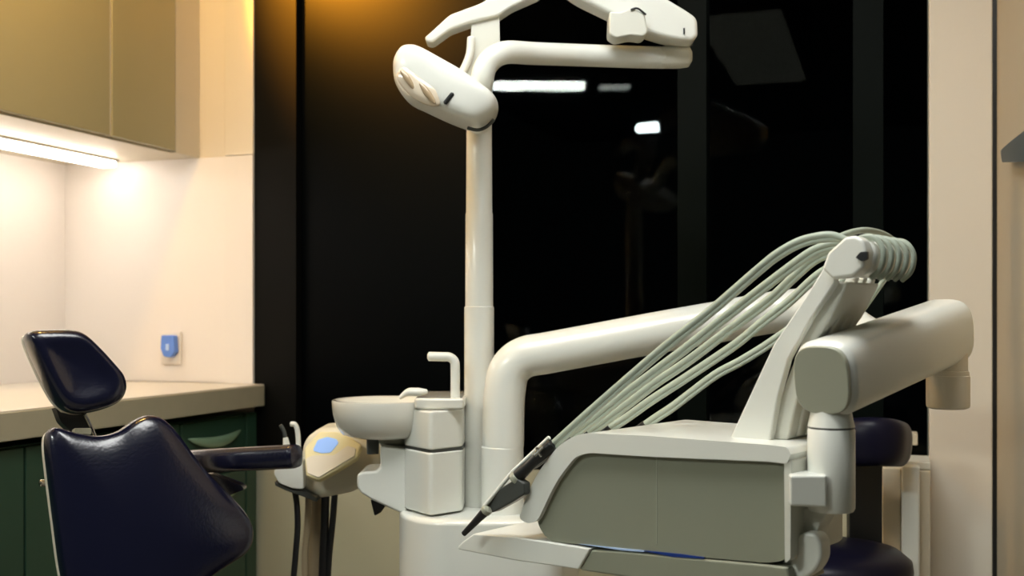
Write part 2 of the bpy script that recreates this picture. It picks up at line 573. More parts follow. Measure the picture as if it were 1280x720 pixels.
ceiling_lamp('ceiling_panel_light', -1.05, 0.1, 0.96, 1.66, 'lamp_white', 'square white ceiling panel light above the treatment unit, out of frame')
la = ceiling_lamp('ceiling_line_light', -2.44, -1.83, -0.86, -0.54, 'line_white', 'white ceiling line light mirrored in the dark window behind the lamp arm')
la.rotation_euler = (0, 0, -TH)
lb = ceiling_lamp('ceiling_line_light', -1.77, -1.58, -1.0, -0.8, 'dim_white', 'short dim ceiling light beside the brighter one mirrored in the window')
lb.rotation_euler = (0, 0, -TH)
ceiling_lamp('ceiling_panel_light', -0.93, -0.50, -1.1, 0.62, 'faint_white', 'long nearly unlit ceiling panel mirrored faintly in the upper right of the window')
FY = Vector((0, 5.16, 0))
ow = thing('outdoor_light', hit(808, 158, FY, Vector((0, 1, 0))), 'small bright white light outside, seen through the dark window right of the pole', 'outdoor light')
obj('diffuser', prism(NB(), rounded(px([(793, 160), (797, 154), (822, 151.5), (823, 164), (795, 165.5)], FY, Vector((0, 1, 0))), 0.01), Vector((0, 0.03, 0))), 'down_white', ow, bevel=0.004)
obj('housing', prism(NB(), px([(795, 152), (825, 149), (826, 166), (795, 167)], FY + Vector((0, 0.03, 0)), Vector((0, 1, 0))), Vector((0, 0.012, 0))), 'black', ow)

wc = Vector((-1.92, 2.45, 2.49))  # unseen spot, added to cast the orange glow onto the window
wl = thing('added_glow_spot', wc + UP * 0.11, 'unseen amber spot added to put a glow on the dark window, above the frame', 'ceiling light')
aim = (Vector((-1.53, 3.0, 2.06)) - wc).normalized()
bm = NB()
sweep(bm, [wc - aim * 0.08, wc - aim * 0.05, wc - aim * 0.012], [0.025, 0.042, 0.045], seg=24)
obj('lamp_body', bm, 'black', wl)
bm = NB()
bmesh.ops.create_icosphere(bm, subdivisions=3, radius=0.034, matrix=Matrix.Translation(wc + aim * 0.02))
obj('bulb', bm, 'glow_spot_bulb', wl)
bm = NB()
sweep(bm, [wc - aim * 0.05, Vector((wc.x, wc.y, 2.6)) - aim * 0.05], 0.008, seg=8, cap=False)
obj('bracket', bm, 'black', wl)
sl = bpy.data.lights.new('added_glow_beam', 'SPOT')
sl.energy = L_GLOW_SPOT
sl.color = (1.0, 0.36, 0.02)
sl.spot_size = math.radians(58)
sl.spot_blend = 1.0
sl.shadow_soft_size = 0.03
so3 = bpy.data.objects.new('added_glow_beam', sl)
scn.collection.objects.link(so3)
so3.parent = wl
so3.location = wc + aim * 0.06 - Vector(wl.location)
so3.rotation_euler = aim.to_track_quat('-Z', 'Y').to_euler()

wp = Vector((-1.72, 1.95, 2.45))  # unseen bulb, added to light the cabinet doors gold
pd = thing('added_cabinet_light', wp, 'unseen amber bulb added to brighten the wall cabinet doors, above the frame', 'lamp')
bm = NB()
bmesh.ops.create_icosphere(bm, subdivisions=3, radius=0.05, matrix=Matrix.Translation(wp))
obj('bulb', bm, 'cabinet_fill_bulb', pd)
bm = NB()
sweep(bm, [wp + UP * 0.04, Vector((wp.x, wp.y, 2.6))], 0.006, seg=8, cap=False)
obj('cord', bm, 'black', pd)

# ================================================================== DENTAL UNIT (tower, bowl, support tube)
D = 2.4
du = thing('dental_unit', P(600, 650, D) * 1.0, 'white dental unit with spittoon bowl, tap and thick support tube', 'dental unit')


def flat(u, d, z):
    p = P(u, HV, d)
    return Vector((p.x, p.y, z))


def zof(v, d):
    return CZ + (HV - v) / FPX * d


def fplan(pts, z0, z1, r=0.0):
    """vertical prism on a plan given as (camera-right, camera-forward) metres"""
    ps = [CAM + RT * a + FW * b for a, b in pts]
    ps = [Vector((p.x, p.y, z0)) for p in ps]
    if r:
        ps = rounded(ps, r)
    return prism(NB(), ps, Vector((0, 0, z1 - z0)))


def cx(u, d):
    return (u - 640) / FPX * d


# base
zb = zof(642, 2.32)
obj('base', fplan([(cx(498, 2.32), 2.32), (cx(537, 2.24), 2.24), (cx(700, 2.24), 2.24), (0.16, 2.6), (-0.18, 2.66), (cx(498, 2.32) - .01, 2.5)], 0, zb, 0.05), 'enamel', du, bevel=0.012, seg=4)
# lower tower
zt0, zt1, zt2 = zb + 0.004, zof(564, 2.28), zof(513, 2.3)
tower = [(cx(505, 2.36), 2.36), (cx(537.5, 2.27), 2.27), (cx(578, 2.33), 2.33), (cx(578, 2.33) + .005, 2.52), (cx(505, 2.36) - .005, 2.52)]
low = obj('tower', fplan(tower, zt0, zt1 - 0.003, 0.012), 'enamel', du, bevel=0.004)
obj('upper_housing', fplan(tower, zt1 + 0.003, zt2, 0.012), 'enamel', du, bevel=0.004)
obj('shadow_gap', fplan([(a * 0.995, b + 0.004) for a, b in tower], zt1 - 0.004, zt1 + 0.004, 0.012), 'dark_grey', du)
# cup shelf: side arm of the tower
sp0 = P(480, 600, 2.36)
sh_px = [(446, 594), (452, 590), (470, 589), (475, 584), (475, 557), (508, 562), (508, 643), (499, 641), (466, 626), (450, 616), (446, 608)]
obj('cup_shelf', prism(NB(), px(sh_px, sp0, FW), FW * 0.13), 'enamel', du, bevel=0.012, seg=4)
obj('shelf_socket', prism(NB(), rounded(px([(463, 624), (482, 632), (476, 641), (468, 645)], P(470, 630, 2.38), FW), 0.004), FW * 0.06), 'black', du, bevel=0.003)

# bowl
bc0 = P(483, 500, 2.42)
R = 0.117
zr = zof(499, 2.42)
prof = [(0.02, zr - 0.083), (0.070, zr - 0.081), (0.094, zr - 0.074), (0.108, zr - 0.056), (0.115, zr - 0.030), (R, zr - 0.006), (R - 0.001, zr - 0.001), (R - 0.005, zr),
        (R - 0.012, zr - 0.004), (0.088, zr - 0.028), (0.06, zr - 0.045), (0.02, zr - 0.055)]
bowl = obj('bowl', lathe(NB(), (bc0.x, bc0.y), prof, 56), 'ceramic', du, angle=50)
obj('drain', lathe(NB(), (P(466, 550, 2.42).x, P(466, 550, 2.42).y), [(0.013, zr - 0.118), (0.014, zr - 0.078)], 20), 'dark_grey', du)
p = P(493, 552, 2.42)
obj('bowl_ring', lathe(NB(), (p.x, p.y), [(0.028, zr - 0.098), (0.034, zr - 0.092), (0.034, zr - 0.074)], 28), 'enamel_grey', du)
obj('bowl_deck', fplan([(cx(520, 2.35), 2.305), (cx(580, 2.32), 2.30), (cx(583, 2.32), 2.53), (cx(520, 2.4), 2.53)], zt2 + 0.001, zof(497, 2.32), 0.01), 'ceramic', du, bevel=0.006)
# tap
fp = [P(569, 500, 2.36), P(569, 462, 2.36), P(568, 452, 2.36), P(562, 446.5, 2.36), P(553, 446, 2.36), P(537, 445.5, 2.36)]
bm = NB()
sweep(bm, crom(fp, 6), 0.0098, seg=18)
obj('tap', bm, 'enamel', du)
bm = NB()
sweep(bm, crom([P(500, 497, 2.33), P(510, 490.5, 2.33), P(521, 490, 2.33), P(533, 489.5, 2.33)], 5), [0.004 + 0.005 * min(1, i / 6) for i in range(11)] + [0.009 - 0.001 * k for k in range(5)], seg=14, ratio=1.3)
obj('bowl_spout', bm, 'enamel', du)

# support tube
Dt = 2.34
r = 26.0 / FPX * Dt
tp = [P(629, 556, Dt), P(629.5, 520, Dt), P(631, 490, Dt), P(637, 463, Dt), P(655, 447, Dt), P(685, 441, Dt), P(750, 429, Dt), P(820, 416, Dt), P(900, 402, Dt + .0), P(985, 388, Dt - .02),
      P(1035, 390, Dt - .1), P(1080, 415, Dt - .22), P(1130, 436, Dt - .38)]
bm = NB()
cpts = crom(tp, 6)
sweep(bm, cpts, [r * (1 if i < 58 else max(0.62, 1 - (i - 58) * 0.03)) for i in range(len(cpts))], seg=36)
obj('support_tube', bm, 'enamel', du)
p = P(628, 600, Dt)
bm = NB()
lathe(bm, (p.x, p.y), [(r * 1.02, zb - 0.003), (r * 1.02, zof(558.5, Dt)), (r * 0.97, zof(557, Dt))], 40)
obj('tube_socket', bm, 'enamel', du)
lathe_p = P(600, 600, 2.4)

# ================================================================== OPERATING LAMP
ol = thing('operating_lamp', flat(599, 2.4, zb), 'white dental operating lamp on a tall pole with jointed arms', 'lamp')
Dp = 2.42
rp = 17.6 / FPX * Dp
pc = P(599, 500, Dp)
bm = NB()
lathe(bm, (pc.x, pc.y), [(rp * 1.06, zb - 0.002), (rp * 1.06, zof(384, Dp)), (rp * 1.0, zof(383, Dp))], 32)
obj('pole_base', bm, 'enamel', ol)
bm = NB()
lathe(bm, (pc.x, pc.y), [(rp * 0.99, zof(383, Dp)), (rp * 0.97, zof(267, Dp)), (rp * 0.93, zof(266, Dp)), (rp * 0.90, zof(150, Dp))], 32)
obj('pole', bm, 'enamel', ol)
# horizontal arm rising out of the pole
ap = [P(599, 165, Dp), P(599, 135, Dp - .06), P(602, 104, Dp - .145), P(609, 80, Dp - .155), P(630, 66, Dp - .14), P(670, 67, Dp - .08), P(740, 69.5, Dp - .02), P(800, 71.5, Dp - .02), P(830, 72, Dp - .02)]
bm = NB()
cp = crom(ap, 6)
sweep(bm, cp, [0.023 if i < 6 else 0.0234 for i in range(len(cp))], seg=28)
obj('horizontal_arm', bm, 'enamel', ol)
bm = NB()
sweep(bm, [P(828, 72, Dp - .02), P(838, 71, Dp - .02), P(850, 71, Dp - .02), P(858, 71, Dp - .02)], [0.0225, 0.0242, 0.0242, 0.022], seg=28, power=2.8)
obj('arm_joint', bm, 'enamel_soft', ol)
bm = NB()
p = P(853, 60, Dp - .02)
lathe(bm, (p.x, p.y), [(0.022, zof(60, Dp)), (0.022, zof(50, Dp))], 24)
obj('joint_ring', bm, 'dark_grey', ol)
# spring arm (joint at right, peak above the frame)
Ds = 2.33
arm_px = [(872, 22), (873, 44), (866, 51), (846, 50), (828, 46), (800, 37), (762, 17), (723, -2), (690, -24), (700, -60), (740, -50), (800, -18), (833, -3), (858, 12)]
pr = prism(NB(), rounded(px(arm_px, P(800, 20, Ds), FW), 0.012, 4), FW * 0.07)
obj('spring_arm', pr, 'enamel', ol, bevel=0.016, seg=5)
knob_px = [(762, 14), (775, 15), (790, 9), (806, 17), (810, 40), (804, 46), (788, 44), (770, 48), (761, 42)]
obj('brake_cover', prism(NB(), rounded(px(knob_px, P(785, 30, Ds - .02), FW), 0.006, 4), FW * 0.06), 'enamel_soft', ol, bevel=0.012, seg=4)
pq = P(855, 39, Ds - .001)
bm = NB()
obox(bm, pq, RT, FW, UP, 0.0016, 0.002, 0.006)
obj('screw', bm, 'black', ol)
bm = NB()
sweep(bm, crom([P(789, 12, Ds - .022), P(797, 10.5, Ds - .022), P(807, 18, Ds - .022)], 4), 0.0022, seg=8)
obj('seam', bm, 'black', ol)
# front arm that tapers down to the left
fa = [(531, 46), (537, 41), (562, 18), (600, 4), (640, -20), (690, -40), (700, -24), (672, -6), (640, 8), (622, 20), (590, 27), (562, 37), (540, 53), (532, 51)]
obj('front_arm', prism(NB(), rounded(px(fa, P(600, 20, Ds), FW), 0.008, 4), FW * 0.055), 'enamel', ol, bevel=0.014, seg=5)
# down post and yoke
po = [(590, 26), (624, 18), (625, 60), (612, 72), (602, 104), (578, 112), (586, 70), (588, 50)]
obj('head_post', prism(NB(), rounded(px(po, P(600, 60, Ds + .01), FW), 0.004, 3), FW * 0.045), 'enamel_soft', ol, bevel=0.008, seg=4)
bm = NB()
sweep(bm, crom([P(589, 48, Ds + .0), P(587, 68, Ds + .0), P(580, 86, Ds + .0), P(570, 102, Ds + .0)], 5), 0.0085, seg=14)
obj('yoke', bm, 'enamel', ol)

# head: rounded elongated body tilted down to the right
hc = P(557, 111, 2.24)
ax = (RT * math.cos(math.radians(31)) - UP * math.sin(math.radians(31))).normalized()
az = ax.cross(FW).normalized()
if az.z < 0:
    az = -az
head_px = [(493, 92), (494, 78), (502, 65), (512, 62), (524, 64), (545, 75), (580, 95), (607, 114), (619, 124), (623, 134), (619, 147), (608, 157), (597, 161), (584, 159), (560, 150), (530, 136), (510, 126), (496, 108)]
ho = crom(px(head_px, hc, FW), 4, closed=True)


def lens_body(bm, outline, c, nrm, half, flat_=0.55):
    rings = []
    prof_ = []
    for k in range(-8, 9):
        t = k / 8
        s = (1 - abs(t) ** 2.6) ** (1 / 2.6) if abs(t) < 1 else 0
        prof_.append((flat_ + (1 - flat_) * s if abs(t) < 1 else flat_ * 0.92, t * half))
    for s, h in prof_:
        rings.append([bm.verts.new(c + (p - c) * s + nrm * h) for p in outline])
    L = len(outline)
    for a, b in zip(rings, rings[1:]):
        for k in range(L):
            bm.faces.new((a[k], a[(k + 1) % L], b[(k + 1) % L], b[k]))
    bm.faces.new(rings[0][::-1])
    bm.faces.new(rings[-1])
    return bm


head = obj('lamp_head', lens_body(NB(), ho, hc, FW, 0.085, 0.72), 'enamel', ol, sub=1, angle=60)
lp0 = hc - FW * 0.076
lens_px = [(497, 100), (499, 88), (508, 84), (528, 97), (549, 113), (552, 128), (540, 133), (516, 122)]
lens = obj('lens', cushion(NB(), crom(px(lens_px, lp0, FW), 4, closed=True), -FW, 0.010, 0.006), 'lens_cover', head)
for q_ in ([(500, 89), (504, 88), (512, 95), (518, 108), (515, 111), (507, 102)], [(523, 104), (528, 104), (538, 114), (545, 128), (541, 129), (530, 118)]):
    obj('reflector', cushion(NB(), crom(px(q_, lp0 - FW * 0.009, FW), 4, closed=True), -FW, 0.004, 0.003), 'amber_lens', head)
bm = NB()
sweep(bm, [P(557, 128, 2.157), P(565, 118, 2.157)], 0.0045, seg=12, cap=1.0, ratio=0.8)
obj('sensor', bm, 'black', head)
bm = NB()
rim = px([(585, 160), (597, 162.5), (608, 158.5), (617, 150)], hc - FW * 0.03, FW)
sweep(bm, crom(rim, 5), 0.0035, seg=10)
obj('rim_trim', bm, 'dark_grey', head)

# ================================================================== ASSISTANT CONSOLE
Da = 2.55
acn = thing('assistant_console', flat(395, Da, 0), 'cream assistant control console with a pale blue display and hanging suction hoses', 'dental console')
body = [(378, 556), (384, 546), (399, 535), (422, 535), (440, 543), (460, 553), (476, 574), (474, 590), (462, 604), (440, 616), (400, 624), (385, 618), (376, 608), (374, 585)]
obj('console_body', prism(NB(), rounded(px(body, P(420, 580, Da), FW), 0.012, 4), FW * 0.14), 'cream', acn, bevel=0.018, seg=5)
# sloping key panel in front, facing up and to the camera
pn = (-FW * 0.86 + UP * 0.50 - RT * 0.08).normalized()
pan = [(380, 560), (399, 539), (422, 539), (438, 546), (452, 556), (446, 572), (420, 588), (398, 600), (382, 594)]
c_p = P(410, 565, Da - 0.035)
cp_ = obj('key_panel', prism(NB(), rounded(px(pan, c_p, pn), 0.006, 3), -pn * 0.02), 'cream_yellow', acn, bevel=0.005)
scr = [(391, 563), (397, 550), (409, 546), (421, 549), (423, 553), (413, 565), (402, 566)]
obj('display', prism(NB(), rounded(px(scr, c_p + pn * 0.003, pn), 0.004, 3), -pn * 0.006), 'screen', cp_)
ky = [(382, 573), (391, 569), (417, 569), (434, 557), (445, 560), (443, 570), (418, 585), (398, 597), (384, 591)]
obj('key_field', prism(NB(), rounded(px(ky, c_p + pn * 0.003, pn), 0.004, 3), -pn * 0.006), 'shell', cp_, bevel=0.001)
hold = [(341, 590), (350, 580), (378, 574), (380, 612), (366, 611), (348, 604)]
obj('suction_holder', prism(NB(), rounded(px(hold, P(360, 595, Da - .03), FW), 0.008, 4), FW * 0.09), 'enamel', acn, bevel=0.010, seg=4)
lip = [(343, 602), (352, 607), (366, 613), (380, 614), (396, 622), (396, 628), (376, 620), (356, 613), (344, 607)]
obj('holder_lip', prism(NB(), px(lip, P(360, 610, Da - .025), FW), FW * 0.06), 'dark_grey', acn, bevel=0.002)
bm = NB()
sweep(bm, [P(395, 615, Da + .06), flat(393, Da + .06, 0.0)], 0.020, seg=24, cap=False)
obj('post', bm, 'hose_tan', acn)
bm = NB()
p = flat(393, Da + .06, 0)
lathe(bm, (p.x, p.y), [(0.11, 0.0), (0.11, 0.02), (0.03, 0.035)], 32)
obj('foot', bm, 'enamel', acn)
for nm, pts_, rr_, mm in (
        ('hose', [(367, 606), (371, 630), (372, 660), (369, 700), (365, 760), (372, 830), (388, 860)], 0.0070, 'hose_black'),
        ('hose', [(407, 612), (406, 650), (404, 700), (402, 780), (398, 860)], 0.0095, 'hose_black'),
        ('hose', [(419, 610), (416, 650), (411, 700), (407, 780), (402, 860)], 0.0075, 'hose_black'),
        ('hose', [(386, 616), (384, 660), (381, 700), (384, 780), (390, 860)], 0.0075, 'hose_tan')):
    bm = NB()
    sweep(bm, crom([P(u, v, Da + (0.0 if u < 380 else 0.02)) for u, v in pts_], 5), rr_, seg=12)
    obj(nm, bm, mm, acn)

sy = thing('suction_tip', P(357, 575, Da), 'small dark-tipped white suction handpiece left of the hooked one', 'dental instrument')
bm = NB()
sweep(bm, [P(358, 585, Da), P(358, 556, Da), P(357, 548, Da)], [0.008, 0.008, 0.006], seg=14)
obj('handle', bm, 'enamel', sy)
bm = NB()
sweep(bm, crom([P(357, 549, Da), P(355, 539, Da), P(351, 532, Da)], 4), 0.0045, seg=10)
obj('tip', bm, 'dark_grey', sy)
sy2 = thing('saliva_ejector', P(372, 575, Da), 'white hooked suction tube standing in the assistant console', 'dental instrument')
bm = NB()
sweep(bm, crom([P(372, 585, Da), P(373, 560, Da), P(372, 540, Da), P(369, 531, Da), P(364, 530, Da)], 5), 0.0058, seg=12)
obj('tube', bm, 'enamel', sy2)

# ================================================================== DENTAL CHAIR
yawc = math.radians(32)
cn = (-FW * math.cos(yawc) + RT * math.sin(yawc))
cn = (cn * math.cos(math.radians(12)) + UP * math.sin(math.radians(12))).normalized()
ch = thing('dental_chair', flat(210, 2.15, 0), 'navy vinyl dental chair with cream shell, padded headrest and armrest', 'dental chair')
back_px = [(62, 536), (72, 535), (94, 541), (122, 545), (146, 539), (165, 526), (184, 519), (203, 524), (222, 543), (241, 569), (264, 597), (292, 625), (311, 649), (316, 672), (307, 692), (283, 708),
           (250, 732), (215, 775), (190, 830), (150, 845), (110, 830), (93, 790), (76, 720), (68, 663), (60, 600), (55, 550)]
cb0 = P(180, 640, 2.1)
bo = crom(px(back_px, cb0, cn), 3, closed=True)
cen = hit(165, 660, cb0, cn)
back = obj('backrest', cushion(NB(), bo, cn, 0.055, 0.014, cen=cen), 'navy', ch, sub=1, angle=80)
so_ = [cen + (p - cen) * 0.995 - cn * 0.036 for p in bo]
obj('back_shell', cushion(NB(), so_, -cn, 0.022, 0.02, cen=cen - cn * 0.03), 'shell', ch, sub=1, angle=80)
# piping on the front edge
# headrest
hn = (-FW * math.cos(math.radians(36)) + RT * math.sin(math.radians(36)))
hn = (hn * math.cos(math.radians(8)) + UP * math.sin(math.radians(8))).normalized()
h_px = [(31, 424), (36, 415), (52, 413), (84, 413), (103, 418), (124, 437), (143, 458), (153, 471), (156, 486), (150, 500), (136, 509), (112, 516), (92, 517), (74, 508), (60, 488), (44, 456)]
h0 = P(95, 465, 2.08)
ho_ = crom(px(h_px, h0, hn), 4, closed=True)
hcen = hit(96, 465, h0, hn)


def head_cushion(bm, outline, nrm, c):
    L = len(outline)
    prof = [(0.93, -0.030), (0.985, -0.024), (1.0, -0.008), (1.0, 0.008), (0.98, 0.018), (0.93, 0.026), (0.86, 0.031), (0.76, 0.033), (0.66, 0.0325), (0.5, 0.029), (0.25, 0.026)]
    rings = [[bm.verts.new(c + (p - c) * s + nrm * h) for p in outline] for s, h in prof]
    for a, b in zip(rings, rings[1:]):
        for k in range(L):
            bm.faces.new((a[k], a[(k + 1) % L], b[(k + 1) % L], b[k]))
    bm.faces.new(rings[0][::-1])
    t = bm.verts.new(c + nrm * 0.025)
    for k in range(L):
        bm.faces.new((rings[-1][k], rings[-1][(k + 1) % L], t))
    return bm


hr = obj('headrest', head_cushion(NB(), ho_, hn, hcen), 'navy', ch, sub=1, angle=80)
obj('headrest_shell', cushion(NB(), [hcen + (p - hcen) * 0.99 - hn * 0.032 for p in ho_], -hn, 0.016, 0.012, cen=hcen - hn * 0.03), 'shell', hr, sub=1, angle=80)
brk = [(69, 508), (76, 516), (104, 516), (108, 522), (112, 536), (120, 548), (98, 548), (84, 535), (76, 527)]
obj('neck_bracket', prism(NB(), rounded(px(brk, P(90, 525, 2.12), hn), 0.004, 3), -hn * 0.03), 'black', ch, bevel=0.004)
bm = NB()
sweep(bm, [P(106, 518, 2.09), P(111, 528, 2.10), P(120, 548, 2.12)], 0.0035, seg=10)
obj('neck_rod', bm, 'metal', ch)
bm = NB()
obox(bm, P(102, 540, 2.09), RT, cn, UP, 0.016, 0.012, 0.006)
obj('neck_plate', bm, 'worktop', ch, bevel=0.002)
bm = NB()
sweep(bm, [P(57, 604, 2.14), P(51, 604, 2.135)], 0.007, seg=14)
obj('adjustment_knob', bm, 'metal', ch)
# armrest
bm = NB()
arm = crom([P(222, 578, 2.28), P(262, 576, 2.24), P(320, 573, 2.20), P(366, 570.5, 2.17)], 6)
sweep(bm, arm, 0.0235, seg=24, power=2.8, cap=0.8)
obj('armrest', bm, 'navy', ch)
sb = [(215, 590), (262, 592), (300, 606), (306, 612), (280, 622), (258, 612), (215, 620)]
obj('arm_bracket', prism(NB(), rounded(px(sb, P(260, 605, 2.24), FW), 0.006, 3), FW * 0.03), 'navy', ch, bevel=0.006)
# seat, link and pedestal: below the photograph's lower edge
sd = (RT * 0.85 - FW * 0.53).normalized()
sw = Vector((-sd.y, sd.x, 0))
s0 = P(170, HV, 2.16)
s0.z = 0
s0 = s0 + sd * 0.05
so2 = [s0 + sd * a + sw * b + UP * 0.42 for a, b in ((-0.10, -.22), (0.35, -.25), (0.42, -.2), (0.42, .2), (0.35, .25), (-0.10, .22))]
obj('seat', cushion(NB(), crom(so2, 4, closed=True), UP, 0.07, 0.01), 'navy', ch, sub=1, angle=80)
bm = NB()
obox(bm, s0 + sd * 0.02 + UP * 0.35, sd, sw, UP, 0.16, 0.14, 0.05)
obj('seat_carrier', bm, 'enamel', ch, bevel=0.02)
bm = NB()
obox(bm, s0 + sd * 0.02 + UP * 0.18, sd, sw, UP, 0.10, 0.09, 0.15)
obj('pedestal', bm, 'enamel', ch, bevel=0.02)
bm = NB()
obox(bm, s0 + sd * 0.12 + UP * 0.02, sd, sw, UP, 0.32, 0.18, 0.02)
obj('base_plate', bm, 'enamel', ch, bevel=0.012)
bm = NB()
obox(bm, s0 - sd * 0.08 + UP * 0.44, sd, sw, UP, 0.03, 0.12, 0.10)
obj('back_hinge', bm, 'black', ch, bevel=0.01)

# ================================================================== STOOL
st = thing('operator_stool', flat(1035, 2.5, 0), 'navy operator stool with padded backrest, behind the instrument console', 'stool')
sc = flat(1034, 2.5, 0)
zs = zof(690, 2.5)
bm = lathe(NB(), (sc.x, sc.y), [(0.12, zs - 0.07), (0.165, zs - 0.06), (0.183, zs - 0.035), (0.180, zs - 0.012), (0.155, zs + 0.008), (0.10, zs + 0.018), (0.01, zs + 0.020)], 48)
obj('seat', bm, 'navy_dull', st, angle=80)
bm = lathe(NB(), (sc.x, sc.y), [(0.026, 0.10), (0.026, zs - 0.068)], 24)
obj('gas_lift', bm, 'metal', st)
for k in range(5):
    a = 2 * math.pi * k / 5 + 0.3
    dv = Vector((math.cos(a), math.sin(a), 0))
    bm = NB()
    sweep(bm, [sc + UP * 0.10 + dv * 0.02, sc + UP * 0.085 + dv * 0.14, sc + UP * 0.065 + dv * 0.235], [0.018, 0.016, 0.012], seg=12)
    lg = obj('leg', bm, 'metal', st)
    bm = NB()
    lathe(bm, tuple((sc + dv * 0.235)[:2]), [(0.020, 0.0), (0.024, 0.012), (0.024, 0.035), (0.012, 0.052)], 16)
    obj('caster', bm, 'black', lg)
# backrest, wrapped round: seen from the front left
bm = NB()
bp = [P(1030, 556, 2.62), P(1062, 553, 2.57), P(1092, 552, 2.54), P(1112, 553, 2.55), P(1124, 555, 2.60)]
sweep(bm, crom(bp, 6), [0.0555 - 0.00002 * (k - 12) ** 2 for k in range(25)], seg=28, ratio=0.5, power=2.6, cap=0.9)
obj('backrest', bm, 'navy_dull', st)
obj('back_support', prism(NB(), rounded(px([(1062, 570), (1103, 570), (1103, 690), (1062, 690)], P(1080, 620, 2.6), FW), 0.01, 3), FW * 0.025), 'black', st, bevel=0.006)

# ================================================================== DELIVERY UNIT
E1 = (RT * 0.779 - FW * 0.627).normalized()
E2 = (RT * 0.627 + FW * 0.779).normalized()
A0 = P(730, 541, 1.76)
de = thing('delivery_unit', A0 + Vector((0, 0, -0.2)), 'white instrument delivery console on a jointed arm with an upright hose bridge', 'dental console')
def tprism(front, dl, dr):
    """extrude along E2; deeper at the left end than at the right end of the console"""
    bm = NB()
    fr = [Vector(p) for p in front]
    a = [bm.verts.new(p) for p in fr]
    b = []
    for p in fr:
        t = max(0.0, min(1.0, (p - A0).dot(E1) / 0.374))
        b.append(bm.verts.new(p + E2 * (dl + (dr - dl) * t)))
    n = len(a)
    bm.faces.new(a)
    bmesh.ops.triangulate(bm, faces=[bm.faces.new(b[::-1])])
    for k in range(n):
        bm.faces.new((a[k], b[k], b[(k + 1) % n], a[(k + 1) % n]))
    return bm


face_px = [(671, 652), (690, 606), (704, 588), (722, 568), (740, 562), (830, 566), (980, 576), (986, 590), (985, 700), (960, 704), (860, 695), (777, 686), (722, 680), (688, 677), (678, 666)]
cb = obj('console_body', tprism(rounded(px(face_px, A0 + E2 * 0.006, E2), 0.02, 4), 0.28, 0.175), 'console_face', de, bevel=0.006, seg=3)
# rim: thick rounded cover running over the left shoulder and top
rim_px = [(648, 648), (668, 596), (697, 558), (715, 546), (733, 541), (813, 545), (960, 556), (984, 559), (988, 568), (984, 580), (960, 577), (813, 571), (735, 566), (719, 571), (695, 602), (672, 651), (660, 655)]
obj('top_cover', tprism(rounded(px(rim_px, A0 - E2 * 0.004, E2), [.012, .03, .03, .03, .02, 0, 0, .005, 0, .005, 0, 0, .02, .02, .03, .012, .012], 4), 0.30, 0.19), 'enamel', de, bevel=0.009, seg=4)
tp_px = [(735, 552), (980, 565), (980, 572), (735, 560)]
# raised mat on top
bm = NB()
q = px([(750, 541.5), (930, 550), (930, 554), (750, 546)], A0 + E2 * 0.05, E2)
obj('top_mat', tprism(q, 0.22, 0.11), 'ceramic', de, bevel=0.003)
obj('side_panel', prism(NB(), rounded(px([(980, 574), (989, 576), (988, 699), (981, 704)], A0 - E2 * 0.002, E2), 0.003), E2 * 0.18), 'enamel_soft', de, bevel=0.003)
obj('seam', prism(NB(), px([(820, 572), (821, 572), (821, 680), (820, 680)], A0 + E2 * 0.0054, E2), E2 * 0.003), 'enamel_grey', de)
obj('blue_edge', prism(NB(), px([(800, 687.6), (850, 692.5), (880, 696.5), (880, 698.5), (840, 696)], A0 + E2 * 0.004, E2), E2 * 0.01), 'blue_dark', de)
obj('pale_edge', prism(NB(), px([(724, 680.0), (777, 685.5), (805, 688.0), (805, 690), (777, 688.0)], A0 + E2 * 0.004, E2), E2 * 0.01), 'pale_blue', de)
# tray beneath
tray_px = [(572, 683), (578, 677), (592, 667), (640, 671), (688, 678), (738, 686), (723, 712), (645, 701), (572, 687)]
obj('tray', prism(NB(), px(tray_px, A0 + E2 * 0.0, E2), E2 * 0.28), 'enamel', de, bevel=0.003)
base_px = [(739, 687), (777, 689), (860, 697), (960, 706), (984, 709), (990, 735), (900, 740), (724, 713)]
obj('shaded_underbody', tprism(px(base_px, A0 + E2 * 0.004, E2), 0.28, 0.10), 'console_face', de, bevel=0.004)  # right part of the tray plate, greyed for the console's shade

# wall of the tray rising behind the instruments
# right-hand joint block, column and neck
blk = P(1010, 614, 1.53)
obj('joint_block', prism(NB(), px([(987, 594), (1034, 594), (1034, 635), (987, 633)], P(1010, 614, 1.522), FW), (RT * 0.17 + FW * 0.98) * 0.20), 'enamel', de, bevel=0.004)
jc = P(1039, 590, 1.56)
rj = 29.0 / FPX * 1.56
bm = lathe(NB(), (jc.x, jc.y), [(rj * 0.93, zof(638, 1.56)), (rj, zof(634, 1.56)), (rj, zof(537, 1.56)), (rj * 0.97, zof(535.5, 1.56))], 40)
obj('joint_column', bm, 'enamel', de)
bm = lathe(NB(), (jc.x, jc.y), [(rj * 0.95, zof(537, 1.56)), (rj * 0.95, zof(532, 1.56))], 36)
obj('joint_ring', bm, 'dark_grey', de)
bm = lathe(NB(), (jc.x, jc.y), [(rj * 0.99, zof(533, 1.56)), (rj * 0.92, zof(524, 1.56)), (rj * 0.84, zof(514, 1.56)), (rj * 0.84, zof(500, 1.56))], 36)
obj('neck', bm, 'enamel', de)
bk = [(984, 634), (1036, 637), (1022, 662), (1018, 676), (1000, 672), (984, 664)]
obj('lower_bracket', prism(NB(), rounded(px(bk, P(1010, 650, 1.57), E2), 0.008, 4), E2 * 0.04), 'enamel_soft', de, bevel=0.004)
kn = [(984, 690), (992, 672), (1006, 665), (1018, 667), (1026, 678), (1027, 700), (1018, 716), (998, 728), (960, 735), (960, 706), (980, 704)]
